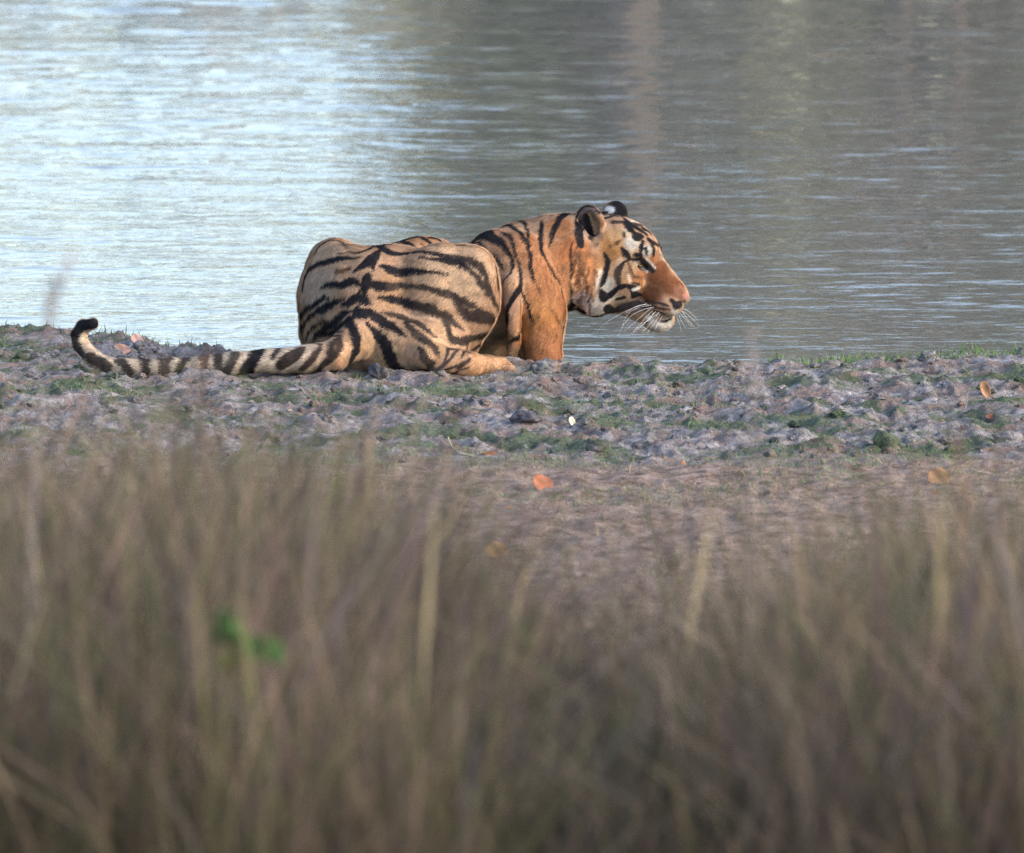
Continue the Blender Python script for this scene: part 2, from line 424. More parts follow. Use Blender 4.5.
    for d in range(3):
        o1, o2 = (d + 1) % 3, (d + 2) % 3
        sA = [slice(1, -1)] * 3; sA[d] = slice(0, -1); sB = [slice(1, -1)] * 3; sB[d] = slice(1, None)
        c0, c1 = cs[tuple(sA)], cs[tuple(sB)]
        G = np.argwhere(c0 != c1); off = np.ones(3, int); off[d] = 0; G = G + off
        inside = cs[G[:, 0], G[:, 1], G[:, 2]]
        def vi(da, db):
            g = G.copy(); g[:, o1] -= da; g[:, o2] -= db; return vid[g[:, 0], g[:, 1], g[:, 2]]
        q = np.stack([vi(1, 1), vi(0, 1), vi(0, 0), vi(1, 0)], -1)
        q[~inside] = q[~inside][:, ::-1]
        Q.append(q)
    Q = np.concatenate(Q); Q = Q[(Q >= 0).all(1)]
    # light smoothing
    for _ in range(2):
        a2 = np.zeros_like(V); k2 = np.zeros(len(V))
        for e in range(4):
            i0, i1 = Q[:, e], Q[:, (e + 1) % 4]
            for c_ in range(3):
                a2[:, c_] += np.bincount(i0, V[i1, c_], len(V)) + np.bincount(i1, V[i0, c_], len(V))
            k2 += np.bincount(i0, minlength=len(V)) + np.bincount(i1, minlength=len(V))
        V = V * .5 + .5 * a2 / np.maximum(k2, 1)[:, None]
    fn = np.cross(V[Q[:, 2]] - V[Q[:, 0]], V[Q[:, 3]] - V[Q[:, 1]])
    N = np.stack([sum(np.bincount(Q[:, e], fn[:, c_], len(V)) for e in range(4)) for c_ in range(3)], -1)
    N /= np.linalg.norm(N, axis=1)[:, None] + 1e-12
    return V, Q, N, H, hx, hl, s, tp
V, Q, N, H, hx, hl, hs, tailp = build_tiger()
_bd = sstep(.02, -.06, (V - H(590, 262)) @ hx)
V = V + N * ((vnoise3(V * 8.5, 201) - .5) * .016 * _bd + (vnoise3(V * 19, 202) - .5) * .007 * (.4 + .6 * _bd) + (vnoise3(V * 55, 203) - .5) * .0022)[:, None]
_fn = np.cross(V[Q[:, 2]] - V[Q[:, 0]], V[Q[:, 3]] - V[Q[:, 1]])
N = np.stack([sum(np.bincount(Q[:, e], _fn[:, c_], len(V)) for e in range(4)) for c_ in range(3)], -1); N /= np.linalg.norm(N, axis=1)[:, None] + 1e-12
bvh = BVHTree.FromPolygons(V.tolist(), Q.tolist())
def lift(px, py, tries=True, nv=False):
    o = Vector(CAM); d = Vector(ray(px, py)).normalized()
    h = bvh.ray_cast(o, d)
    if h[0] is not None: return np.array([*h[0], abs(h[1].dot(d))]) if nv else np.array(h[0])
    if tries:
        for r_ in (2, 4, 6, 8):
            for a in range(8):
                h = bvh.ray_cast(o, Vector(ray(px + r_ * math.cos(a * .785), py + r_ * math.sin(a * .785))).normalized())
                if h[0] is not None: return np.array([*h[0], .5]) if nv else np.array(h[0])
    return None

# coat markings and a few painted shade lines: centre lines traced as (x, y, width) in enlarged crops: (origin x, origin y, scale)
FR = {'A': (290, 225, 8.533), 'B': (290, 290, 8.533), 'C': (390, 225, 8.533), 'D': (390, 290, 8.533), 'E': (480, 200, 8.533), 'F': (480, 280, 8.533), 'G': (570, 195, 7.758), 'H': (570, 245, 7.758), 'T': (50, 300, 3.303)}
K0, K1, K2 = (.016, .015, .018), (.045, .034, .030), (.11, .06, .035)
WW = (.46, .44, .40)
STR = [
 ('A', K0, [(215,235,10),(260,170,16),(340,125,16),(430,135,16),(500,190,6)]),
 ('A', K0, [(105,550,12),(130,440,30),(170,360,44),(240,320,46),(340,300,50),(430,275,58),(520,280,30),(620,265,8)]),
 ('A', K0, [(430,230,8),(520,228,12),(590,235,22),(680,205,22),(770,150,24),(900,95,28),(1020,70,26)]),
 ('A', K0, [(540,390,10),(600,355,40),(680,305,85),(735,235,30)]), ('A', K0, [(720,375,24),(725,300,50),(755,220,40)]),
 ('A', K2, [(400,380,30),(470,370,50),(520,360,20)]),
 ('A', K0, [(265,515,8),(330,485,40),(440,495,70),(540,460,76),(600,485,40)]),
 ('A', K0, [(685,390,10),(670,440,75),(655,500,90),(645,575,30)]),
 ('A', K0, [(690,490,60),(760,512,88),(860,515,62),(1024,500,34)]),
 ('C', K1, [(0,515,52),(100,505,52),(230,500,34),(340,520,54),(500,570,64),(620,620,58),(720,670,45),(785,705,12)]),
 ('C', K1, [(560,620,40),(620,700,76),(700,760,104),(800,770,110),(880,800,60),(915,830,20)]),
 ('A', K0, [(785,345,36),(850,360,65),(930,385,80),(1024,375,66)]),
 ('C', K0, [(0,365,75),(90,390,80),(200,375,54),(340,380,34),(440,395,24),(520,418,6)]),
 ('A', K0, [(770,180,60),(830,220,66),(900,240,54),(1010,245,20)]),
 ('C', K0, [(0,235,52),(90,245,42),(170,232,20),(280,222,28),(400,232,30),(500,255,40)]),
 ('C', K1, [(500,255,40),(600,265,40),(700,285,60),(780,330,60),(830,420,45),(850,520,45),(890,620,40),(930,720,12)]),
 ('C', K0, [(260,262,20),(380,278,26),(500,285,54),(600,310,70),(680,350,45)]),
 ('C', K1, [(680,350,45),(760,430,50),(820,520,50),(850,570,40)]),
 ('A', K0, [(610,545,20),(560,610,80),(500,650,60),(440,670,16)]), ('A', K0, [(590,580,50),(640,630,80),(710,665,16)]),
 ('A', K0, [(770,600,16),(860,610,40),(950,625,58),(1024,640,70)]),
 ('C', K0, [(0,620,40),(120,640,80),(240,665,88)]), ('C', K1, [(240,665,88),(370,710,84),(470,760,84),(560,840,64)]),
 ('D', K1, [(470,200,90),(540,260,60),(640,340,14)]),
 ('D', K1, [(480,260,60),(510,340,40),(540,420,70),(620,435,60),(720,400,45),(800,385,66),(840,370,20)]),
 ('B', K0, [(75,220,50),(130,150,40),(220,90,46),(290,45,32),(355,42,8)]),
 ('B', K0, [(95,350,20),(120,250,30),(200,180,40),(290,130,80),(380,85,62),(475,65,10)]),
 ('B', K0, [(130,420,26),(150,340,24),(210,290,26),(260,255,24),(335,240,10)]),
 ('B', K0, [(180,430,20),(210,380,30),(280,320,52),(380,250,64),(460,185,54),(540,160,34),(600,150,20)]),
 ('B', K0, [(70,230,24),(85,330,20),(115,430,20)]),
 ('B', K0, [(190,420,14),(240,370,24),(330,370,26),(400,310,40),(470,260,56),(530,250,56)]),
 ('B', K0, [(500,250,70),(540,320,72),(580,400,78),(580,500,72),(540,590,50),(515,640,20)]),
 ('B', K0, [(590,145,60),(590,190,100),(650,235,30)]),
 ('B', K0, [(620,155,40),(700,190,90),(800,260,100),(900,320,60),(1005,385,8)]),
 ('B', K0, [(670,280,40),(760,370,90),(830,450,112),(860,540,112),(900,620,92),(960,690,84),(980,740,60)]),
 ('B', K0, [(790,180,14),(880,205,40),(980,240,60),(1024,260,64)]),
 ('D', K1, [(0,200,30),(120,230,50),(230,275,55),(330,340,50),(400,405,12)]),
 ('D', K1, [(140,280,34),(230,360,64),(320,430,74),(380,480,60),(435,555,10)]),
 ('D', K0, [(0,295,26),(80,325,35),(150,385,10)]),
 ('D', K1, [(260,475,20),(310,550,64),(360,620,66),(380,690,60)]),
 ('D', K1, [(420,690,34),(500,600,24),(580,510,16)]), ('D', K1, [(380,710,34),(480,680,18),(580,640,22),(680,590,26),(700,575,10)]),
 ('D', K1, [(620,560,16),(660,500,16),(685,480,8)]), ('D', K1, [(680,530,30),(740,485,34),(790,455,30)]),
 ('D', K1, [(500,500,24),(485,600,22),(450,660,22)]), ('D', K1, [(500,500,24),(580,505,20)]), ('D', K1, [(560,720,24),(620,670,18),(700,640,10)]), ('D', K1, [(590,660,30),(650,610,24)]),
 ('B', K1, [(125,670,56),(200,590,76),(270,500,60),(280,460,30),(200,455,14)]),
 ('B', K1, [(265,680,44),(340,600,60),(420,540,50),(450,460,50),(430,390,30),(350,380,12)]), ('B', K1, [(350,560,50),(370,480,60),(400,430,40)]),
 ('B', K0, [(390,350,10),(430,348,20),(470,365,8)]), ('B', K0, [(360,700,20),(430,690,24),(480,665,10)]),
 ('B', K1, [(-60,640,90),(0,590,110),(80,535,105),(130,500,50)]),
 ('C', K0, [(10,115,34),(100,90,26),(200,65,18),(280,65,12)]), ('C', K0, [(80,130,40),(160,155,54),(235,200,12)]),
 ('C', K0, [(230,75,18),(300,120,42),(370,165,34)]), ('C', K0, [(340,70,16),(400,110,32),(440,145,20)]), ('C', K0, [(270,160,10),(305,185,14)]),
 ('C', K0, [(560,120,12),(680,118,18),(760,145,22),(830,200,18)]),  # contact shade where haunch meets torso, painted as a dark line
 ('C', K0, [(630,75,24),(720,50,56),(820,70,94),(900,110,84),(960,150,50),(1020,200,30)]), ('C', K0, [(900,240,16),(950,320,18),(980,380,8)]),
 ('E', K0, [(0,270,64),(80,300,104),(170,340,60),(240,410,38),(285,490,32),(295,560,26),(270,620,16),(200,680,8)]),
 ('E', K0, [(90,190,16),(200,195,26),(280,225,42),(350,280,36),(410,360,32),(440,460,42),(450,560,34),(460,650,38),(500,710,16),(525,780,8)]),
 ('E', K0, [(190,275,20),(260,300,26),(300,380,28),(330,480,22),(350,560,18),(355,640,38),(355,740,42),(370,800,22),(400,850,14)]),
 ('F', K0, [(370,100,20),(420,190,14),(450,300,18),(490,360,8)]),
 ('E', K0, [(330,165,22),(380,185,32),(410,250,24),(420,330,14),(440,380,8)]),
 ('E', K0, [(535,170,16),(530,240,42),(520,340,46),(530,430,36),(580,520,20),(640,620,16),(690,700,18),(715,840,14)]), ('F', K2, [(720,200,16),(730,320,14),(720,440,10)]),
 ('E', K0, [(740,115,80),(690,150,52),(650,240,38),(620,330,16),(595,400,8)]), ('E', K0, [(680,170,22),(630,220,22),(610,280,16),(605,340,10)]),
 ('E', K0, [(800,350,14),(785,450,18),(795,600,20),(800,740,26),(795,850,30)]), ('F', K0, [(795,100,26),(800,200,40),(815,280,60)]),  # dark shade between neck and ruff, down to the throat, painted into the coat
 ('E', K0, [(120,440,12),(190,520,20),(210,580,10)]), ('E', K0, [(130,500,16),(145,620,20),(165,760,18)]),
 ('F', K0, [(350,60,42),(300,130,42),(240,220,54),(225,300,54),(230,380,30)]), ('F', K0, [(330,480,44),(260,510,34)]),
 ('F', K2, [(480,0,16),(520,60,10)]), ('F', K2, [(600,220,8),(680,340,10),(720,430,10)]),
 # head
 ('H', K0, [(275,60,20),(305,120,42),(290,200,38),(265,270,52),(245,310,34)]),
 ('H', K1, [(430,130,16),(390,180,52),(375,240,54),(390,300,34)]), ('H', K0, [(520,108,16),(460,108,16),(425,130,16)]),
 ('H', K0, [(320,385,44),(380,330,38),(450,310,30),(500,330,44),(510,380,54),(550,380,26)]),
 ('H', K0, [(240,360,54),(275,400,76)]), ('H', K0, [(410,20,20),(440,60,54),(475,95,14)]),
 ('H', K0, [(300,480,60),(330,510,60)]), ('H', (.05,.042,.045,.004), [(360,500,60),(450,470,64),(530,455,60),(590,480,50)]),
 ('H', K1, [(370,415,22),(430,402,26)]), ('H', K1, [(210,555,50),(290,545,34)]), ('H', K0, [(30,530,60),(110,520,50)]),
 ('H', K0, [(515,112,18),(560,100,34),(600,150,56),(650,195,34)]),
 ('H', K2, [(460,130,14),(480,190,22),(500,240,22),(560,250,12)]), ('H', K1, [(500,290,16),(540,300,16)]), ('H', K2, [(560,340,20),(620,320,16)]),
 ('G', K0, [(500,300,20),(530,320,74),(565,320,30)]), ('G', K0, [(440,215,44),(470,260,54),(500,280,20)]), ('G', K1, [(430,290,14),(430,320,16)]),
 ('G', K2, [(320,395,24),(322,396,24)]), ('G', K2, [(370,370,26),(400,350,12)]),
 ('G', K0, [(575,360,22),(565,400,34),(560,440,20)]), ('G', K0, [(515,460,30),(565,460,22)]), ('G', K0, [(600,410,22),(605,460,16)]),
 ('G', K0, [(640,370,22),(655,420,22),(655,460,14)]), ('G', K0, [(620,350,30),(660,380,32),(700,400,12)]),
 ('G', K0, [(430,185,20),(510,245,26),(600,310,22)]), ('G', K1, [(520,230,40),(570,240,20)]), ('G', K0, [(575,265,30),(635,300,12)]), ('G', K0, [(680,360,30),(720,420,20)]),
 ('G', K1, [(350,210,32),(400,210,26)]), ('G', K0, [(280,180,20),(350,160,32),(420,170,22)]), ('G', K0, [(230,140,14),(300,130,18)]),
 ('H', K0, [(790,430,34),(830,465,56),(860,455,40)]),
 ('H', K1, [(600,430,16),(700,450,18),(770,470,10)]), ('H', K1, [(610,462,16),(700,490,16),(780,500,10)]), ('H', K1, [(650,505,14),(740,532,14)]),
 ('H', K1, [(600,600,14),(640,545,16)]), ('H', K1, [(640,610,12),(670,560,14)]), ('H', K0, [(690,590,16),(740,590,18),(790,565,12)]),
 ('H', WW, [(512,128,10),(535,160,12),(575,185,14),(610,203,10)]), ('H', WW, [(605,98,10),(640,130,12),(668,172,10)]), ('H', (.62,.5,.4,.002), [(462,230,10),(475,275,14)]), ('H', WW, [(500,340,20),(545,325,16)]),
 ('G', K0, [(55,300,12),(48,180,14),(75,105,14),(130,75,14),(190,92,14),(230,135,10)]), ('G', (.16,.125,.12), [(95,130,36),(140,105,36),(190,125,30)]),
 ('G', K0, [(78,200,44),(85,300,60),(95,385,44)]), ('G', K0, [(135,170,60),(155,250,66),(180,330,50),(210,370,40)]), ('G', (.20,.12,.07,.002), [(190,140,16),(230,200,30),(240,260,28)]), ('G', (.3,.25,.2), [(115,270,14),(122,320,14)]), ('G', (.4,.25,.14), [(160,140,8),(190,230,10)]), ('G', (.20,.13,.09,.006), [(225,320,50),(195,385,40)]),
 ('H', (.15,.075,.045,.007), [(70,60,50),(75,180,70),(70,290,60)]), ('H', (.36,.30,.27,.010), [(60,400,40),(110,430,50)]), ('H', K1, [(205,190,10),(198,300,12),(180,390,14),(150,440,12)]), ('H', (.42,.19,.085,.008), [(165,120,40),(170,250,40),(150,350,30)]),
 ('H', (.62,.54,.46,.006), [(240,200,26),(215,330,26),(200,450,50)]), ('H', (.16,.12,.11,.006), [(450,520,30),(560,500,30)]), ('H', (.6,.55,.5,.004), [(620,560,30),(680,620,60),(760,640,60)]),
 # tail bands (outlines are wide across the tail)
 ('T', K0, [(150,75,36),(110,80,44),(88,110,40),(85,140,34)]), ('T', K1, [(85,140,40),(105,180,46)]),
 ('T', K1, [(140,190,46),(195,220,46)]), ('T', K1, [(240,200,34),(270,235,34)]), ('T', K1, [(318,195,32),(325,235,32)]),
 ('T', K1, [(385,190,44),(385,236,44)]), ('T', K1, [(455,185,26),(430,240,30)]), ('T', (.09,.06,.045), [(515,180,34),(520,238,26)]), ('T', K1, [(562,180,34),(565,240,34)]),
 ('T', K1, [(620,178,34),(590,240,32)]), ('T', K0, [(695,165,44),(655,240,50)]), ('T', K1, [(760,160,20),(740,190,16)]),
]
_r = random.Random(4)
for _k in range(46):      # loose streaky hair of the ruff behind the jaw
    _x, _y = _r.uniform(45, 230), _r.uniform(120, 470)
    _l = _r.uniform(45, 110); _dx = _r.uniform(-35, 5)
    _low = _y > 330
    _c = _r.choice([(.62, .56, .52), (.48, .42, .40), (.05, .04, .04), (.20, .15, .13)] if _low else [(.10, .05, .03), (.42, .22, .11), (.24, .11, .055), (.50, .30, .17)])
    STR.append(('H', _c + (.0005,), [(_x, _y, 5), (_x + _dx * .4, _y + _l * .5, 10), (_x + _dx, min(_y + _l, 560), 3)]))
def stripes():
    out = []
    for fr, tone, pts in STR:
        ox, oy, sc = FR[fr]
        if fr == 'T' and tone is K1: tone = (.045, .037, .033)
        wf = .84 if fr == 'T' else .82 if fr == 'E' else .78 if fr == 'B' and sum(v_[0] for v_ in pts) / len(pts) < 350 and pts[0][0] > 0 else 1
        q = [(ox + x / sc, oy + y / sc, w / sc * wf) for x, y, w in pts]
        S3 = []
        for (xa, ya, wa), (xb, yb_, wb) in zip(q[:-1], q[1:]):
            n = max(1, int(math.hypot(xb - xa, yb_ - ya) / 1.5))
            for t in np.arange(n) / n: S3.append((xa + (xb - xa) * t, ya + (yb_ - ya) * t, wa + (wb - wa) * t))
        S3.append(q[-1])
        L3 = []
        for x, y, w in S3:
            p = lift(x, y, nv=True)
            if p is not None: L3.append((*p[:3], w / 2 / 300 * p[1] / 20 / max(p[3], .55) ** .5))
        if len(L3) >= 1: out.append((tone, np.array(L3)))
    return out
STR3 = stripes()
# colour patches: (px, py, radius px, colour, strength)
TAN, ORG, DEEP, WHT, CRM = (.47, .305, .20), (.42, .205, .105), (.36, .135, .055), (.60, .56, .50), (.62, .46, .31)
PAT = [(512,240,26,(.44,.24,.13),.8),(540,250,30,ORG,.9),(555,290,34,ORG,1),(540,325,30,(.50,.25,.105),1),(550,350,26,ORG,1),(512,300,16,(.50,.32,.22),.9),(575,250,20,(.42,.17,.07),.9),(560,225,16,(.42,.19,.085),.9),(500,235,16,(.34,.20,.13),.8),
       (485,368,20,(.62,.38,.22),.9),(505,368,16,(.64,.40,.24),.9),(425,240,20,(.45,.25,.13),.8),(395,285,20,(.50,.30,.17),.6),(380,350,24,(.52,.36,.22),.8),(330,250,20,(.44,.33,.235),.7),(318,290,28,(.42,.325,.255),.8),  # last patches: shaded left side of the rump, greyed by colour
       (460,270,40,(.56,.40,.27),.8),(440,340,26,(.56,.38,.23),.7),(495,350,10,(.6,.5,.4),.6),  # first patch: lit part of the near thigh, brightened by colour
       (585,272,12,(.20,.10,.06),.8),(592,262,12,(.30,.15,.08),.8),(582,300,10,(.42,.38,.40),.8),(576,312,6,(.05,.045,.05),.7),(612,250,13,(.46,.24,.10),.95),(603,265,9,(.46,.25,.12),.8),(608,238,8,(.42,.21,.09),.8),(616,235,8,(.60,.38,.20),.8),
       (608,285,9,WHT,1),(613,295,6,WHT,1),(600,305,12,(.66,.60,.55),1),(596,312,9,(.6,.55,.5),1),(622,262,6,(.6,.42,.28),1),(633,243,8,WHT,1),(648,250,6,WHT,1),(628,232,5,(.66,.55,.42),.9),(655,245,4,(.62,.40,.2),.8),
       (622,300,7,(.66,.5,.36),1),(625,280,7,(.55,.33,.18),1),(640,282,9,(.46,.23,.10),1),(655,262,7,(0.281,0.132,0.060),1),(662,266,7,(0.211,0.088,0.043),1),(681,286,6,(0.211,0.088,0.047),1),(660,275,14,(0.203,0.084,0.043),1),(672,285,13,(0.211,0.088,0.044),1),(652,295,13,(0.195,0.084,0.044),1),(642,275,7,(.30,.13,.06),.9),(680,292,8,(.31,.15,.10),1),(655,258,6,ORG,.8),
       (686,296,3.5,(.55,.26,.22),1),(676,311,5,WHT,1),(660,310,8,(.42,.25,.16),.8),(668,322,7,WHT,1),(658,328,7,WHT,1),(650,322,5,(.5,.45,.4),.8),(625,306,8,(.22,.18,.17),.8),(640,303,6,(.35,.26,.22),.6),
       (604,213,8,(.30,.26,.25),.5),(620,209,14,(.02,.02,.024),1),(610,209,4,(.75,.78,.85),1),(613,209.5,3.5,(.75,.78,.85),1),(620,216,4,(.45,.38,.33),.8),(635,218,8,(.6,.5,.4),.7),
       (588,216,11,(.12,.09,.085),1),(600,222,5,(.35,.2,.12),.9),(598,236,7,(.10,.08,.07),.8),(590,208,3,(.3,.25,.24),.6)]
PAT3 = [(lift(a, b_), r_ / 300 * 1.02, np.array(c_), st) for a, b_, r_, c_, st in PAT]
tail3 = np.array([P(*t[:3]) for t in tailp])
def tail_dist(p):
    d = np.full(len(p), 9.0)
    for a, b_ in zip(tail3[1:-1], tail3[2:]):
        ab = b_ - a; t = np.clip(((p - a) @ ab) / (ab @ ab), 0, 1); d = np.minimum(d, np.linalg.norm(p - a - t[:, None] * ab, axis=1))
    return d
fwd = np.array([.6, .8, 0])
def coat(p, n, rnd):
    """colour of the coat at points p with normals n; rnd: per-hair random 0..1"""
    col = np.tile(np.array(TAN), (len(p), 1))
    toC = CAM - p; toC /= np.linalg.norm(toC, axis=1)[:, None]
    front = (n * toC).sum(1)
    for c3, r_, cc, st in PAT3:
        if c3 is None: continue
        d = np.linalg.norm(p - c3, axis=1); w = st * sstep(1.25, .55, d / r_)
        col = col * (1 - w[:, None]) + cc * w[:, None]
    # belly and inner sides pale
    bel = sstep(-.35, -.8, n[:, 2]) * (p[:, 2] > .03)
    col = col * (1 - .5 * bel[:, None]) + np.array((.62, .55, .46)) * .5 * bel[:, None]
    mott = vnoise3(p * 60, 3) * .5 + vnoise3(p * 22, 4) * .5
    col = col * (.82 + .36 * mott)[:, None]
    tq = sstep(.075, .05, tail_dist(p)) * sstep(P(345, 350, 19.6)[0], P(300, 350, 19.6)[0], p[:, 0])
    col = col * (1 - tq[:, None]) + np.array((.56, .46, .36)) * (.85 + .3 * mott)[:, None] * tq[:, None]
    col = col * .70
    # traced markings and painted shade lines
    jit = (vnoise3(p * 110, 9) - .5) * .0030 + (rnd - .5) * .0022
    for tone, L3 in STR3:
        c = L3[:, :3]; m = L3[:, 3].max() + .008 + (tone[3] if len(tone) > 3 else 0)
        near = np.where(((p > c.min(0) - m) & (p < c.max(0) + m)).all(1))[0]
        if not len(near): continue
        q = p[near]; best = np.full(len(near), 9.0)
        for k in range(max(1, len(c) - 1)):
            a = c[k]; b_ = c[min(k + 1, len(c) - 1)]; ab = b_ - a; l2 = ab @ ab
            if l2 > .06 ** 2: b_ = a; ab = ab * 0; l2 = 0
            t = np.clip(((q - a) @ ab) / l2, 0, 1) if l2 > 1e-9 else np.zeros(len(q))
            wd = L3[k, 3] + (L3[min(k + 1, len(c) - 1), 3] - L3[k, 3]) * t
            best = np.minimum(best, np.linalg.norm(q - a - t[:, None] * ab, axis=1) - wd)
        sf = tone[3] if len(tone) > 3 else 0
        w = sstep(.0022 + sf, -.0018 - sf, best - .0008 + jit[near])
        tn = np.array(tone[:3]) * (.8 + .5 * rnd[near])[:, None]
        col[near] = col[near] * (1 - w[:, None]) + tn * w[:, None]
    # the side turned away: bands across the trunk
    along = (p @ fwd) * 1.0
    ph = along * 62 + 5 * vnoise3(p * 7, 12) + 2 * vnoise3(p * 18, 13)
    band = sstep(.45, .75, np.sin(ph)) * sstep(.05, -.15, front) * (p[:, 2] > .05)
    head = (p - H(612, 262)) @ hx
    band = band * (1 - .7 * sstep(.0, .05, head))
    td = tail_dist(p)
    band = np.where(td < .06, sstep(.3, .6, np.sin(p[:, 0] * 100)) * sstep(.05, -.15, front), band)
    col = col * (1 - band[:, None]) + np.array(K0) * band[:, None]
    return col
rng = np.random.default_rng(11)
vcol = coat(V, N, rng.random(len(V)))
coatm = mat_new('tiger_coat', .9, .06, attr='Col')
furm = mat_new('tiger_fur', .9, .06, attr='Col')
tiger = mesh_np('tiger', V, Q, coatm, col=vcol)
tag(tiger, 'striped orange tiger crouched at the water edge, seen from behind, head turned right in profile', 'tiger')

def two_sided(m):
    nt = m.node_tree; b = nt.nodes['Principled BSDF']; t = nt.nodes.new('ShaderNodeBsdfTranslucent'); mx = nt.nodes.new('ShaderNodeMixShader'); g = nt.nodes.new('ShaderNodeNewGeometry')
    a = [n for n in nt.nodes if n.type == 'ATTRIBUTE'][0]; nt.links.new(a.outputs['Color'], t.inputs[0]); nt.links.new(g.outputs['Backfacing'], mx.inputs[0])
    nt.links.new(b.outputs[0], mx.inputs[1]); nt.links.new(t.outputs[0], mx.inputs[2]); nt.links.new(mx.outputs[0], nt.nodes['Material Output'].inputs[0])
def translucent(m, f=.3):
    nt = m.node_tree; b = nt.nodes['Principled BSDF']; t = nt.nodes.new('ShaderNodeBsdfTranslucent'); mx = nt.nodes.new('ShaderNodeMixShader')
    a = [n for n in nt.nodes if n.type == 'ATTRIBUTE'][0]; nt.links.new(a.outputs['Color'], t.inputs[0]); mx.inputs[0].default_value = f
    nt.links.new(b.outputs[0], mx.inputs[1]); nt.links.new(t.outputs[0], mx.inputs[2]); nt.links.new(mx.outputs[0], nt.nodes['Material Output'].inputs[0])
two_sided(furm)
def fur():
    tri = np.concatenate([Q[:, [0, 1, 2]], Q[:, [0, 2, 3]]])
    a, b_, c = V[tri[:, 0]], V[tri[:, 1]], V[tri[:, 2]]
    area = np.linalg.norm(np.cross(b_ - a, c - a), axis=1) / 2
    cen = (a + b_ + c) / 3
    toC = CAM - cen; toC /= np.linalg.norm(toC, axis=1)[:, None]
    fr = (N[tri[:, 0]] * toC).sum(1)
    headw = ((cen - H(590, 262)) @ hx) > 0
    w = area * np.where(fr > -.25, 1.0, .3) * np.where(headw, 2.6, 1) * (cen[:, 2] > -.02)
    n = 480000
    f = rng.choice(len(tri), n, p=w / w.sum())
    u, v = rng.random(n), rng.random(n); fl = u + v > 1; u[fl] = 1 - u[fl]; v[fl] = 1 - v[fl]
    p = a[f] + u[:, None] * (b_[f] - a[f]) + v[:, None] * (c[f] - a[f])
    nn = N[tri[f, 0]] * (1 - u - v)[:, None] + N[tri[f, 1]] * u[:, None] + N[tri[f, 2]] * v[:, None]
    nn /= np.linalg.norm(nn, axis=1)[:, None]
    td = tail_dist(p); ht = (p - H(590, 262)) @ hx
    is_head = sstep(-.02, .04, ht)[:, None]
    flow = -fwd + np.array([0, 0, -.55])
    flow_h = -hx * 1.0 + np.array([0, 0, -.35])
    d = flow * (1 - is_head) + flow_h * is_head
    d = np.where((td < .055)[:, None], np.array([-1., 0, -.1]), d)
    d = d + .25 * (np.stack([vnoise3(p * 14, s_) for s_ in (31, 32, 33)], -1) - .5) + rng.normal(size=(n, 3)) * .13
    d -= (d * nn).sum(1)[:, None] * nn
    d /= np.linalg.norm(d, axis=1)[:, None] + 1e-9
    # length
    nose = np.linalg.norm(p - H(668, 296), axis=1)
    tuft = vnoise3(p * 45, 77); ln = .010 + .012 * tuft
    ln = np.where(ht > 0, .009, ln)
    ln *= np.where(ht > 0, sstep(.0, .12, nose) * .75 + .25, 1)
    ruff = np.exp(-(np.linalg.norm(p - H(592, 302, 10), axis=1) / .05) ** 2); ln += ruff * .030
    chin = np.exp(-(np.linalg.norm(p - H(660, 326), axis=1) / .02) ** 2); ln += chin * .007
    ln = np.where(td < .05, .015, ln)
    ln *= .7 + .6 * rng.random(n)
    side = np.cross(nn, d); wd = (.0008 + .0004 * rng.random(n))
    wd = np.where(ht > .02, wd * .8, wd)[:, None]
    tip = p + (d * .95 + nn * (.08 + .22 * rng.random(n))[:, None] + np.array([0, 0, -.08])) * ln[:, None]
    base = p - nn * .001
    VV = np.stack([base + side * wd, base - side * wd, tip], 1).reshape(-1, 3)
    cc = coat(p, nn, rng.random(n)) * ((.56 + .86 * rng.random(n)) * (.72 + .56 * tuft))[:, None]
    nrm = (nn + .14 * rng.normal(size=(n, 3)) * 1.0); nrm /= np.linalg.norm(nrm, axis=1)[:, None]
    o = mesh_np('fur', VV, np.arange(3 * n).reshape(-1, 3), furm, tiger, col=np.repeat(cc, 3, 0), normals=np.repeat(nrm, 3, 0))
fur()

def tube(pts, radii, seg=6):
    pts = np.array(pts, float); V_, F_ = [], []
    for i, p in enumerate(pts):
        t = pts[min(i + 1, len(pts) - 1)] - pts[max(i - 1, 0)]; t /= np.linalg.norm(t) + 1e-12
        a = np.cross(t, [0.3, .1, .95]); a /= np.linalg.norm(a) + 1e-12; b_ = np.cross(t, a)
        for k in range(seg):
            an = 2 * math.pi * k / seg; V_.append(p + radii[i] * (a * math.cos(an) + b_ * math.sin(an)))
    for i in range(len(pts) - 1):
        for k in range(seg):
            F_.append((i * seg + k, i * seg + (k + 1) % seg, (i + 1) * seg + (k + 1) % seg, (i + 1) * seg + k))
    return np.array(V_), np.array(F_)
def merge(parts):
    V_, F_, n = [], [], 0
    for v, f in parts: V_.append(v); F_.append(f + n); n += len(v)
    return np.concatenate(V_), np.concatenate(F_)

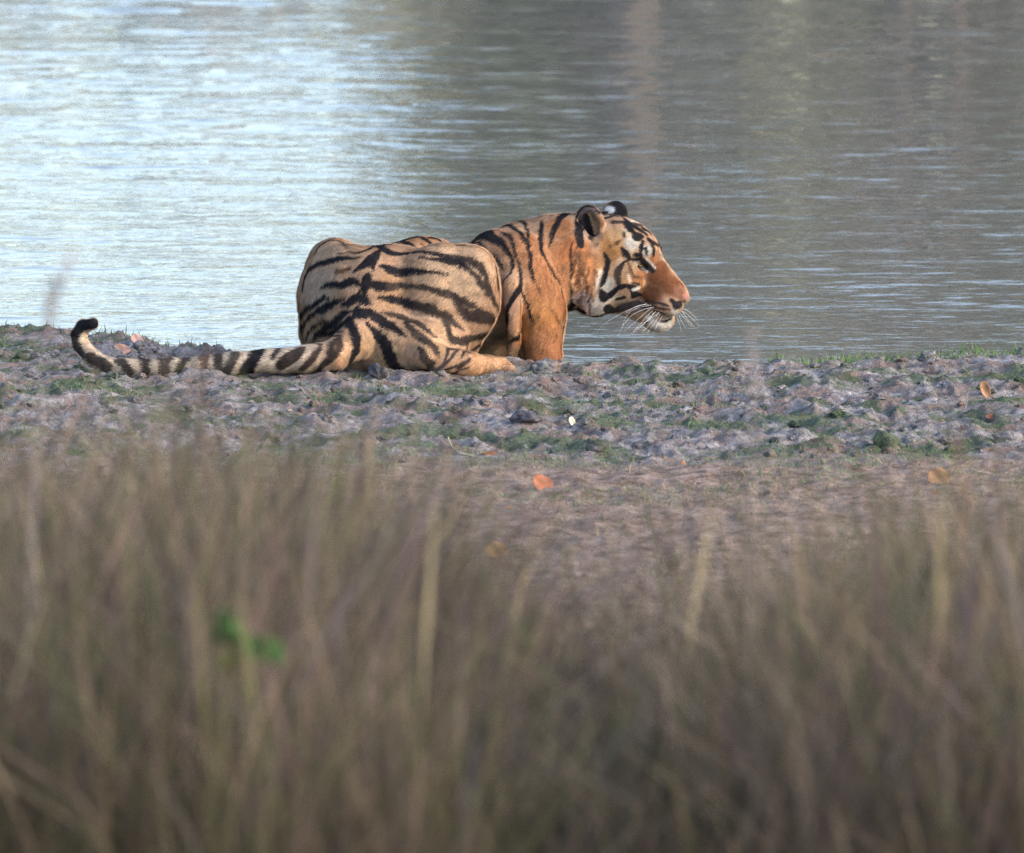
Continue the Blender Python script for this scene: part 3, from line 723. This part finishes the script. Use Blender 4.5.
def whiskers():
    wm = mat_new('whisker_white', .4, .5, (.72, .72, .70))
    H_ = lambda x, y: (570 + x / 7.758, 245 + y / 7.758)
    near = [((610,450),(480,490),(340,560),(225,645)), ((620,470),(540,480),(440,530),(400,650)), ((640,480),(580,530),(500,600),(400,690)), ((650,500),(590,560),(520,640),(430,730)),
            ((660,480),(560,500),(450,560),(360,725)), ((670,510),(620,560),(560,620),(500,660)), ((690,520),(650,580),(600,640),(560,670)), ((700,530),(660,600),(625,640),(600,690)),
            ((640,470),(560,460),(480,490),(420,540)), ((660,520),(600,590),(540,640),(470,700)), ((720,540),(690,600),(665,640),(650,690)), ((700,520),(640,560),(590,600),(540,610))]
    far = [((850,500),(900,530),(960,580),(1010,640)), ((845,520),(880,560),(920,600),(950,650)), ((860,500),(900,560),(940,610),(975,655)), ((840,530),(860,580),(880,620),(900,650)), ((830,560),(850,610),(860,650),(865,680)), ((870,490),(920,510),(970,560),(1000,600))]
    for group, l in ((near, 1), (far, -1)):
        for g in group:
            q = [H_(*v) for v in g]
            p0 = lift(*q[0]) if l == 1 else H(q[0][0], q[0][1], -6)
            pts = []
            for i in range(10):
                t = i / 9 * 3; k = min(int(t), 2); u = t - k
                x = q[k][0] + (q[k + 1][0] - q[k][0]) * u; y = q[k][1] + (q[k + 1][1] - q[k][1]) * u
                pts.append(P(x, y, p0[1] + l * -.05 * (i / 9)))
            pts = [np.mean([pts[max(i - 1, 0)], pts[i], pts[min(i + 1, 9)]], axis=0) for i in range(10)]
            v, f = tube(pts, [.00048 * (1 - .6 * i / 9) for i in range(10)], 5)
            mesh_np('whisker', v, f, wm, tiger)
whiskers()
def eyes():
    em = mat_new('eye', .08, .6, attr='Col')
    for sg in (1, -1):
        c = H(642.5, 261.8, 14.0 * sg); r_ = .0135
        u, v = np.meshgrid(np.linspace(0, math.pi, 25), np.linspace(0, 2 * math.pi, 33)[:-1], indexing='ij')
        ax_ = hx * .55 + hl * .83 * sg; ax_ /= np.linalg.norm(ax_); b_ = np.array([0, 0, 1.]); a_ = np.cross(b_, ax_)
        d = (np.sin(u) * np.cos(v))[..., None] * a_ + (np.sin(u) * np.sin(v))[..., None] * b_ + np.cos(u)[..., None] * ax_
        i = np.arange(25 * 32).reshape(25, 32)
        q = np.stack([i[:-1], i[1:], np.roll(i[1:], -1, 1), np.roll(i[:-1], -1, 1)], -1).reshape(-1, 4)
        cc = np.where((u < .28)[..., None], (.01, .01, .01), np.where((u < .75)[..., None], (.55, .48, .22), (.03, .02, .02)))
        mesh_np('eye', c + (d * r_).reshape(-1, 3), q, em, tiger, col=cc.reshape(-1, 3))
eyes()

# ------------------------------------------------------------------ ground cover and litter
def gh(x, y): return ground_h(np.atleast_1d(np.float64(x)), np.atleast_1d(np.float64(y)))
def gp(px, py, dz=0):
    """where the sight line through a picture point meets the ground"""
    d = ray(px, py); ts = np.linspace(8, 22, 2800); p = CAM + d * (ts / d[1])[:, None]
    g = ground_h(p[:, 0], p[:, 1]); k = np.argmax(p[:, 2] < g); return p[k] + np.array([0, 0, dz])

def blades(n, x, y, z, h, w, lean, rng, cols, segs=4, seed_head=0.0, bend=1.0):
    """grass blades as curved ribbons; returns verts, quads, colours"""
    az = rng.random(n) * 2 * np.pi; ld = np.stack([np.cos(az), np.sin(az)], -1) * (lean * (.3 + rng.random(n)))[:, None]
    fa = rng.random(n) * 2 * np.pi; sd = np.stack([np.cos(fa), np.sin(fa), np.zeros(n)], -1)
    t = np.linspace(0, 1, segs + 1)
    cx = x[:, None] + ld[:, 0:1] * h[:, None] * (t ** 2 * bend + .3 * t); cy = y[:, None] + ld[:, 1:2] * h[:, None] * (t ** 2 * bend + .3 * t)
    cz = z[:, None] + h[:, None] * (t - .12 * t ** 2 * np.minimum(1, (lean * 2))[:, None] if np.ndim(lean) else t)
    c = np.stack([cx, cy, cz], -1)
    wt = (1 - t ** 1.5 * .85)[None, :] * np.ones((n, 1))
    if seed_head:
        sh = (rng.random(n) < seed_head)[:, None]; prof = np.exp(-((t - .86) / .11) ** 2)[None] * 3.6
        wt = np.where(sh, np.maximum(wt * .8, prof), wt)
    ww = w[:, None] * wt
    l = c - sd[:, None] * ww[..., None]; r_ = c + sd[:, None] * ww[..., None]
    V_ = np.stack([l, r_], 2).reshape(-1, 3)
    i = np.arange(n)[:, None] * (segs + 1) * 2 + np.arange(segs)[None] * 2
    F_ = np.stack([i, i + 1, i + 3, i + 2], -1).reshape(-1, 4)
    return V_, F_, np.repeat(cols, (segs + 1) * 2, 0)

grass_m = mat_new('grass_blade', .7, .15, attr='Col')
translucent(grass_m)

def dry_grass():
    rng = np.random.default_rng(3)
    nt_ = 4500
    ty = 6.4 + 3.8 * rng.random(nt_); tx = (rng.random(nt_) - .5) * 2 * (ty * .105 + .75)
    per = 32; n = nt_ * per
    ti = np.repeat(np.arange(nt_), per)
    rad = .015 + .06 * rng.random(nt_)
    x = tx[ti] + rng.normal(size=n) * rad[ti]; y = ty[ti] + rng.normal(size=n) * rad[ti]
    pxs = CX + x / y * FPX
    top = np.interp(pxs, [-200, 0, 100, 200, 300, 400, 470, 540, 600, 680, 760, 830, 900, 960, 1024, 1300], [345, 345, 345, 350, 362, 385, 420, 450, 470, 460, 440, 420, 405, 395, 385, 380])
    top = top + np.where(rng.random(n) < .14, 0, 1) * np.interp(pxs, [350, 480, 560, 700, 820, 1000], [0, 65, 150, 150, 85, 40])
    ang = PITCH + np.arctan((top - CY) / FPX)
    z = gh(x, y) - .01
    h = CAM_H - y * np.tan(ang) - z
    h = h * (.80 + .34 * vnoise(tx * 4.5, ty * 1.5, 151))[ti] * (.44 + .56 * rng.random(nt_) ** .9)[ti] * (.36 + .66 * rng.random(n) ** .8)
    tall = rng.random(n) < .04; h = np.where(tall, h * 1.12, h)
    w = .0005 + .0009 * rng.random(n) ** 2
    pal = np.array([(.22, .165, .11), (.30, .235, .155), (.14, .145, .07), (.19, .175, .09), (.23, .155, .14), (.12, .125, .065), (.31, .255, .185), (.13, .10, .085), (.27, .23, .14), (.20, .165, .16)]) * np.array((.70, .69, .72))
    big = (vnoise(tx * 5, ty * 1.2, 131) * 9.9).astype(int)
    tk = np.where(rng.random(nt_) < .5, big, rng.integers(0, 10, nt_)); kk = np.where(rng.random(n) < .6, tk[ti], rng.integers(0, 10, n))
    cols = pal[kk] * ((.45 + 1.0 * rng.random(nt_))[ti] * (.6 + .7 * rng.random(n)))[:, None]
    V_, F_, C_ = blades(n, x, y, z, h, w, (.05 + .45 * rng.random(nt_) ** 1.3)[ti] + .45 * rng.random(n) ** 2, rng, cols, 5, .30)
    tag(mesh_np('dry_grass', V_, F_, grass_m, col=C_), 'dense stand of tall dry brown and olive grass in front of the muddy bank', 'grass', kind='stuff')
dry_grass()

def short_grass():
    rng = np.random.default_rng(8)
    n = 60000
    x = (rng.random(n) - .5) * 4.4; y = rng.uniform(16.3, 21.2, n)
    s = shore(x) - y
    m = fbm(x * 2.3 + 4, y * 2.3, 91, 3) + .25 * (fbm(x * 9, y * 9, 92, 2) - .5)
    right = sstep(.7, 1.4, x) * sstep(.6, .2, s) * 1.3
    left = sstep(-1.2, -1.5, x) * sstep(.25, .05, s) * .6
    keep = (s > 0.02) & (rng.random(n) < np.clip(sstep(.47, .60, m) * .8 + right + left, 0, 1))
    x, y = x[keep], y[keep]; n = len(x)
    h = .008 + .014 * rng.random(n)
    pal = np.array([(.09, .15, .06), (.13, .22, .10), (.17, .24, .11), (.20, .20, .11)])
    cols = pal[rng.integers(0, 4, n)] * (.6 + .7 * rng.random(n))[:, None]
    V_, F_, C_ = blades(n, x, y, gh(x, y) - .003, h, np.full(n, .0016), .5 + .5 * rng.random(n), rng, cols, 2)
    tag(mesh_np('short_grass', V_, F_, grass_m, col=C_), 'short green grass and moss between the mud clods of the bank', 'grass', kind='stuff')
    # sparse dry wisps on the bare soil
    n = 9000; x = (rng.random(n) - .5) * 3.6; y = rng.uniform(13.5, 17.5, n)
    k = rng.random(n) < .15 + .85 * sstep(.45, .6, fbm(x * 3, y * 3, 95, 3)); x, y = x[k], y[k]; n = len(x)
    pal = np.array([(.13, .15, .07), (.25, .21, .12), (.20, .15, .11)])
    V_, F_, C_ = blades(n, x, y, gh(x, y) - .003, .012 + .03 * rng.random(n) ** 2, np.full(n, .0018), .6 + .5 * rng.random(n), rng, pal[rng.integers(0, 3, n)] * (.6 + .7 * rng.random(n))[:, None], 2)
    tag(mesh_np('sparse_grass', V_, F_, grass_m, col=C_), 'thin dry grass wisps growing sparsely on the bare pinkish soil', 'grass', kind='stuff')
    # thin sprouts standing on the water's edge
    n = 1660
    x = np.concatenate([rng.uniform(-1.9, -.65, 260), rng.uniform(.85, 2.0, 1400)]); y = shore(x) - rng.uniform(.03, .35, n)
    h = .010 + .034 * rng.random(n) ** 2
    V_, F_, C_ = blades(n, x, y, gh(x, y) - .004, h, np.full(n, .0022), .15 + .3 * rng.random(n), rng, np.where((x > 0)[:, None], (.12, .20, .07), (.07, .09, .05)) * (.6 + .8 * rng.random(n))[:, None], 3)
    tag(mesh_np('sprouts_grass', V_, F_, grass_m, col=C_), 'thin dark sprouts of grass standing along the edge of the water', 'grass', kind='stuff')
short_grass()

def ico(sub):
    import bmesh
    bm = bmesh.new(); bmesh.ops.create_icosphere(bm, subdivisions=sub, radius=1)
    v = np.array([q.co[:] for q in bm.verts]); f = np.array([[q.index for q in fc.verts] for fc in bm.faces]); bm.free(); return v, f
def lump(seed, sub=3, rough=.35, sc=1.6):
    v, f = ico(sub); d = vnoise3(v * sc + seed * 7.1, seed) + .5 * vnoise3(v * sc * 2.3 + seed, seed + 1)
    return v * (1 - rough + rough * 1.35 * d)[:, None], f
clod_m = mat_new('dry_mud', .95, .12)
cn = nd(clod_m, 'ShaderNodeTexCoord')
cg = ramp(noise(26, 5, .65, nd(clod_m, 'ShaderNodeNewGeometry').outputs['Position'], clod_m), [(.28, (.08, .07, .075)), (.45, (.18, .17, .175)), (.6, (.27, .255, .265)), (.8, (.43, .41, .425))], clod_m)
clod_m.node_tree.links.new(cg, clod_m.node_tree.nodes['Principled BSDF'].inputs['Base Color'])
def rubble():
    rng = np.random.default_rng(21); base = [lump(s_, 3, .75, 2.3) for s_ in range(8)]
    parts = []
    for k in range(1700):
        x = rng.uniform(-2.1, 2.1); y = rng.uniform(17.3, 20.6) if k > 500 else 20.3 + rng.uniform(-.3, .2)
        if shore(np.array([x]))[0] - y < .05: continue
        v, f = base[k % 8]; r_ = .005 + .017 * rng.random() ** 3
        a = rng.random() * 6.28; Rm = np.array([[math.cos(a), -math.sin(a), 0], [math.sin(a), math.cos(a), 0], [0, 0, 1]])
        parts.append(((v * np.array([1.2, .9, .65]) * r_) @ Rm + np.array([x, y, gh(x, y)[0] + r_ * .15]), f))
    v, f = merge(parts)
    tag(mesh_np('mud_rubble', v, f, gm), 'loose grey crumbs of dried mud scattered over the bank', 'mud', kind='stuff')
rubble()

def stone(name, px, py, size, mat, label, cat, seed, flat=.7, group=None, lift_z=0):
    p = gp(px, py, lift_z); v, f = lump(seed, 4, .45, 1.9)
    v = v + .05 * (vnoise3(v * 9, seed + 5)[:, None] - .5) * v
    o = mesh_np(name, v * np.array([size, size * .8, size * flat]) , f, mat); o.location = p + np.array([0, 0, size * flat * .3])
    tag(o, label, cat, group)
dark_m = mat_new('dark_stone', .75, .3, (.03, .028, .035)); gm2 = nd(dark_m, 'ShaderNodeNewGeometry')
dn = ramp(noise(40, 4, .6, gm2.outputs['Position'], dark_m), [(.4, (.02, .018, .022)), (.7, (.09, .085, .10))], dark_m); dark_m.node_tree.links.new(dn, dark_m.node_tree.nodes['Principled BSDF'].inputs['Base Color'])
stone('stone', 378, 381, .030, dark_m, 'small dark shiny stone lying against the rump of the tiger', 'stone', 3, .8, lift_z=.022)
stone('mud_clod', 545, 372, .055, gm, 'large grey mud clod right in front of the foreleg of the tiger', 'mud clod', 8, .55)
stone('mud_clod', 526, 420, .042, dark_m, 'dark brown mud clod beside the pale leaf in the middle of the bank', 'mud clod', 12, .5)
stone('mud_clod', 886, 448, .040, gm, 'rounded grey mud clod standing up at the front rim of the bank, on the right', 'mud clod', 17, .95)
stone('mud_clod', 598, 449, .036, gm, 'grey mud clod with a dark shaded face behind the round orange leaf', 'mud clod', 23, .7)
stone('mud_clod', 1008, 442, .045, gm, 'pale pinkish mud clod at the right end of the bank rim', 'mud clod', 29, .6)

def leaf(name, px, py, size, col, label, tilt=(20, 10, 0), up=.0, Yd=None, asp=.6, curl=.25):
    p = gp(px, py) if Yd is None else P(px, py, Yd)
    nu, nv = 17, 9
    u = np.linspace(-1, 1, nu); v = np.linspace(-1, 1, nv); U_, V_ = np.meshgrid(u, v, indexing='ij')
    wdt = asp * np.sqrt(np.clip(1 - U_ ** 2, 0, 1)) * (1 - .25 * U_)
    xx, yy = U_, V_ * wdt
    zz = curl * (xx ** 2 * .7 + (yy / asp) ** 2 * .9) + .05 * np.sin(xx * 5 + yy * 4)
    pts = np.stack([xx, yy, zz], -1).reshape(-1, 3) * size
    i = np.arange(nu * nv).reshape(nu, nv)
    q = np.stack([i[:-1, :-1], i[1:, :-1], i[1:, 1:], i[:-1, 1:]], -1).reshape(-1, 4)
    m = mat_new(name + '_' + 'blade', .7, .3); g = nd(m, 'ShaderNodeTexCoord')
    c = ramp(noise(3 / size * .3, 4, .6, g.outputs['Object'], m), [(.3, tuple(np.array(col) * .6)), (.55, tuple(col)), (.8, tuple(np.minimum(np.array(col) * 1.3, .9)))], m)
    m.node_tree.links.new(c, m.node_tree.nodes['Principled BSDF'].inputs['Base Color'])
    o = mesh_np(name, pts, q, m)
    md = o.modifiers.new('thick', 'SOLIDIFY'); md.thickness = .0012
    o.location = p + np.array([0, 0, size * up]); o.rotation_euler = [R(t) for t in tilt]
    return tag(o, label, 'leaf')
leaf('fallen_leaf', 543, 488, .030, (.30, .105, .045), 'round bright orange dead leaf in the middle of the bare soil', (50, 0, 20), .35, asp=.95)
leaf('fallen_leaf', 490, 454, .024, (.16, .06, .02), 'curled dark brown dead leaf at the left of the rim of the bank', (25, 0, 10), .3, asp=.5, curl=-.4)
leaf('fallen_leaf', 497, 557, .030, (.32, .19, .07), 'yellow orange dead leaf half hidden at the edge of the grass', (50, 0, -10), .5, asp=.8)
leaf('fallen_leaf', 940, 482, .034, (.30, .17, .09), 'pale orange dead leaf lying on the soil beside the tall brown stem', (55, 0, -15), .35, asp=.8)
leaf('fallen_leaf', 985, 396, .034, (.25, .14, .08), 'upright light brown dead leaf leaning on the clods near the right edge', (80, 65, 10), .5, asp=.45)
leaf('fallen_leaf', 992, 420, .022, (.14, .05, .03), 'dark red dead leaf lying below the upright light brown one', (30, 0, 15), .3)
leaf('fallen_leaf', 572, 426, .019, (.55, .53, .40), 'small pale cream leaf standing on edge beside the dark clod', (75, 50, 30), .6, asp=.55)
leaf('fallen_leaf', 137, 342, .022, (.50, .30, .24), 'pinkish dead leaf on the left bank right of the raised tail tip', (60, 10, 10), .4, asp=.8)
leaf('fallen_leaf', 122, 352, .030, (.42, .24, .18), 'wide dull red dead leaf between the raised tail tip and the water', (55, 0, 0), .2, asp=.7)
leaf('fallen_leaf', 178, 727, .010, (.40, .28, .08), 'small blurred yellow leaf hanging among the grass below the green seedling', (70, 0, 0), 0, Yd=7.0, asp=.8)

def seedling():
    c = P(240, 650, 6.5); root = bpy.data.objects.new('seedling', None); g0 = gh(c[0], c[1])[0]; root.location = (c[0], c[1], g0); COL.objects.link(root)
    tag(root, 'small bright green seedling with a few broad leaves among the dry grass', 'plant')
    v, f = tube([(0, 0, 0), (.01, 0, (c[2] - g0) * .5), (0, 0, c[2] - g0)], [.0013, .0012, .001])
    mesh_np('stem', v, f, mat_new('green_stem', .6, .3, (.05, .07, .03)), root)
    for (px, py, rz, ty, s_, col) in ((222, 627, 110, 60, .034, (.03, .24, .045)), (238, 638, 60, 30, .036, (.035, .28, .05)), (262, 650, -20, 20, .036, (.04, .25, .04)), (228, 662, 200, 30, .024, (.16, .26, .06)), (275, 652, 20, 50, .028, (.03, .2, .03)), (226, 638, 150, 10, .03, (.03, .2, .05))):
        o = leaf('leaf', px, py, s_ * .66, (col[0] * .5 + .015, col[1] * .42, col[2] * .4), None, (60, ty, rz), 0, Yd=6.5, asp=.5, curl=.2)
        loc = Vector(o.location); del o['category']; o.parent = root; o.location = loc - root.location
seedling()

def stem_thing(pts, r_, col, label, name='grass_stem', head=0, head_col=None):
    p3 = [P(*q) for q in pts]; g0 = gh(p3[0][0], p3[0][1])[0]
    base = np.array([p3[0][0], p3[0][1], g0]); p3 = [base] + p3
    t = np.linspace(0, 1, len(p3)); tt = np.linspace(0, 1, 24); cur = np.stack([np.interp(tt, t, [q[k] for q in p3]) for k in range(3)], -1)
    for _ in range(2): cur[1:-1] = (cur[:-2] + cur[1:-1] * 2 + cur[2:]) / 4
    v, f = tube(cur - base, [r_ * (1.2 - .8 * x) for x in tt], 6)
    m = mat_new('dry_stem', .8, .2, col)
    o = mesh_np(name, v, f, m); o.location = base
    tag(o, label, 'grass stem')
    if head:
        rg = np.random.default_rng(int(pts[0][0])); n = 26; k = rg.uniform(1 - head, 1, n)
        c = np.stack([np.interp(k, tt, cur[:, j]) for j in range(3)], -1) - base
        d = rg.normal(size=(n, 3)) * .35 + np.array([0, 0, 1]); d /= np.linalg.norm(d, axis=1)[:, None]
        sd = np.cross(d, rg.normal(size=(n, 3))); sd /= np.linalg.norm(sd, axis=1)[:, None]
        q = np.stack([c - sd * .0015, c + sd * .0015, c + d * .022 + sd * .002, c + d * .022 - sd * .002], 1).reshape(-1, 3)
        mesh_np('seed_head', q, np.arange(4 * n).reshape(-1, 4), mat_new('seed_head', .8, .2, head_col or col), o, smooth=False)
stem_thing([(748, 700, 7.4), (750, 520, 7.4), (752, 430, 7.4), (751, 335, 7.4)], .0013, (.27, .23, .22), 'tall pinkish grass stem rising blurred before the water right of the tiger', head=.3)
stem_thing([(25, 700, 6.8), (38, 420, 6.8), (48, 320, 6.8), (70, 265, 6.8)], .0017, (.22, .20, .21), 'thin dark forked looking grass stem blurred before the water at the far left', head=.28)
stem_thing([(975, 800, 7.4), (962, 600, 7.4), (966, 520, 7.4), (955, 425, 7.4)], .0024, (.16, .11, .08), 'tall dark brown grass stem with a seed head on the right side', head=.35)
stem_thing([(450, 700, 8.1), (455, 560, 8.1), (452, 500, 8.1), (447, 455, 8.1)], .0024, (.18, .16, .11), 'dull grass stem with a purplish seed head standing before the rim, centre left', head=.4, head_col=(.20, .15, .13))
stem_thing([(370, 920, 7.2), (385, 860, 7.2), (420, 720, 7.2), (445, 640, 7.2)], .0013, (.17, .145, .10), 'bent pale straw leaning right low in the grass below the tiger')
stem_thing([(215, 900, 7.2), (185, 760, 7.2), (155, 690, 7.2), (90, 610, 7.2)], .0013, (.17, .135, .10), 'bent tan straw leaning left in the grass below the tail')
stem_thing([(660, 880, 7.1), (740, 770, 7.1), (830, 720, 7.1), (900, 690, 7.1), (990, 672, 7.1)], .0012, (.20, .18, .15), 'pale straw lying almost level across the grass at the lower right')
def litter():
    rg = np.random.default_rng(77); n = 520
    x = rg.uniform(-2, 2, n); y = rg.uniform(14.5, 20.8, n); k = shore(x) - y > .1; x, y = x[k], y[k]; n = len(x)
    s_ = .004 + .010 * rg.random(n) ** 2; a = rg.normal(size=(n, 3)); a[:, 2] *= .4; a /= np.linalg.norm(a, axis=1)[:, None]
    b_ = np.cross(a, rg.normal(size=(n, 3)) * .4 + np.array([0, 0, 1])); b_ /= np.linalg.norm(b_, axis=1)[:, None]; c_ = np.cross(a, b_)
    p = np.stack([x, y, gh(x, y) + s_ * .5], -1); q = []
    for u, v, w_ in ((-1, 0, .3), (-.3, -.5, 0), (.5, -.4, .1), (1, 0, .4), (.4, .45, .1), (-.4, .45, 0)):
        q.append(p + a * (u * s_)[:, None] + b_ * (v * s_ * .8)[:, None] + c_ * (w_ * s_)[:, None])
    q = np.stack(q, 1).reshape(-1, 3); i = np.arange(n)[:, None] * 6
    f = np.concatenate([i + np.array([[0, 1, 4, 5]]), i + np.array([[1, 2, 3, 4]])])
    pal = np.array([(.17, .08, .04), (.10, .06, .045), (.30, .19, .11), (.24, .10, .05), (.36, .30, .22)])
    tag(mesh_np('leaf_litter', q, f, grass_m, col=np.repeat(pal[rg.integers(0, 5, n)] * (.6 + .7 * rg.random(n))[:, None], 6, 0)), 'small brown flakes of dead leaves scattered over the mud and soil', 'leaf litter', kind='stuff')
litter()
def straw():
    pts = [gp(448, 441, .012), gp(452, 450, .010), gp(460, 455, .006), gp(474, 458, .006)]
    v, f = tube(np.array(pts) - pts[0], [.0018] * 4, 5)
    o = mesh_np('straw', v, f, mat_new('pale_straw', .7, .3, (.5, .46, .26))); o.location = pts[0]
    tag(o, 'short curved pale straw lying beside the curled dark brown leaf', 'straw')
straw()
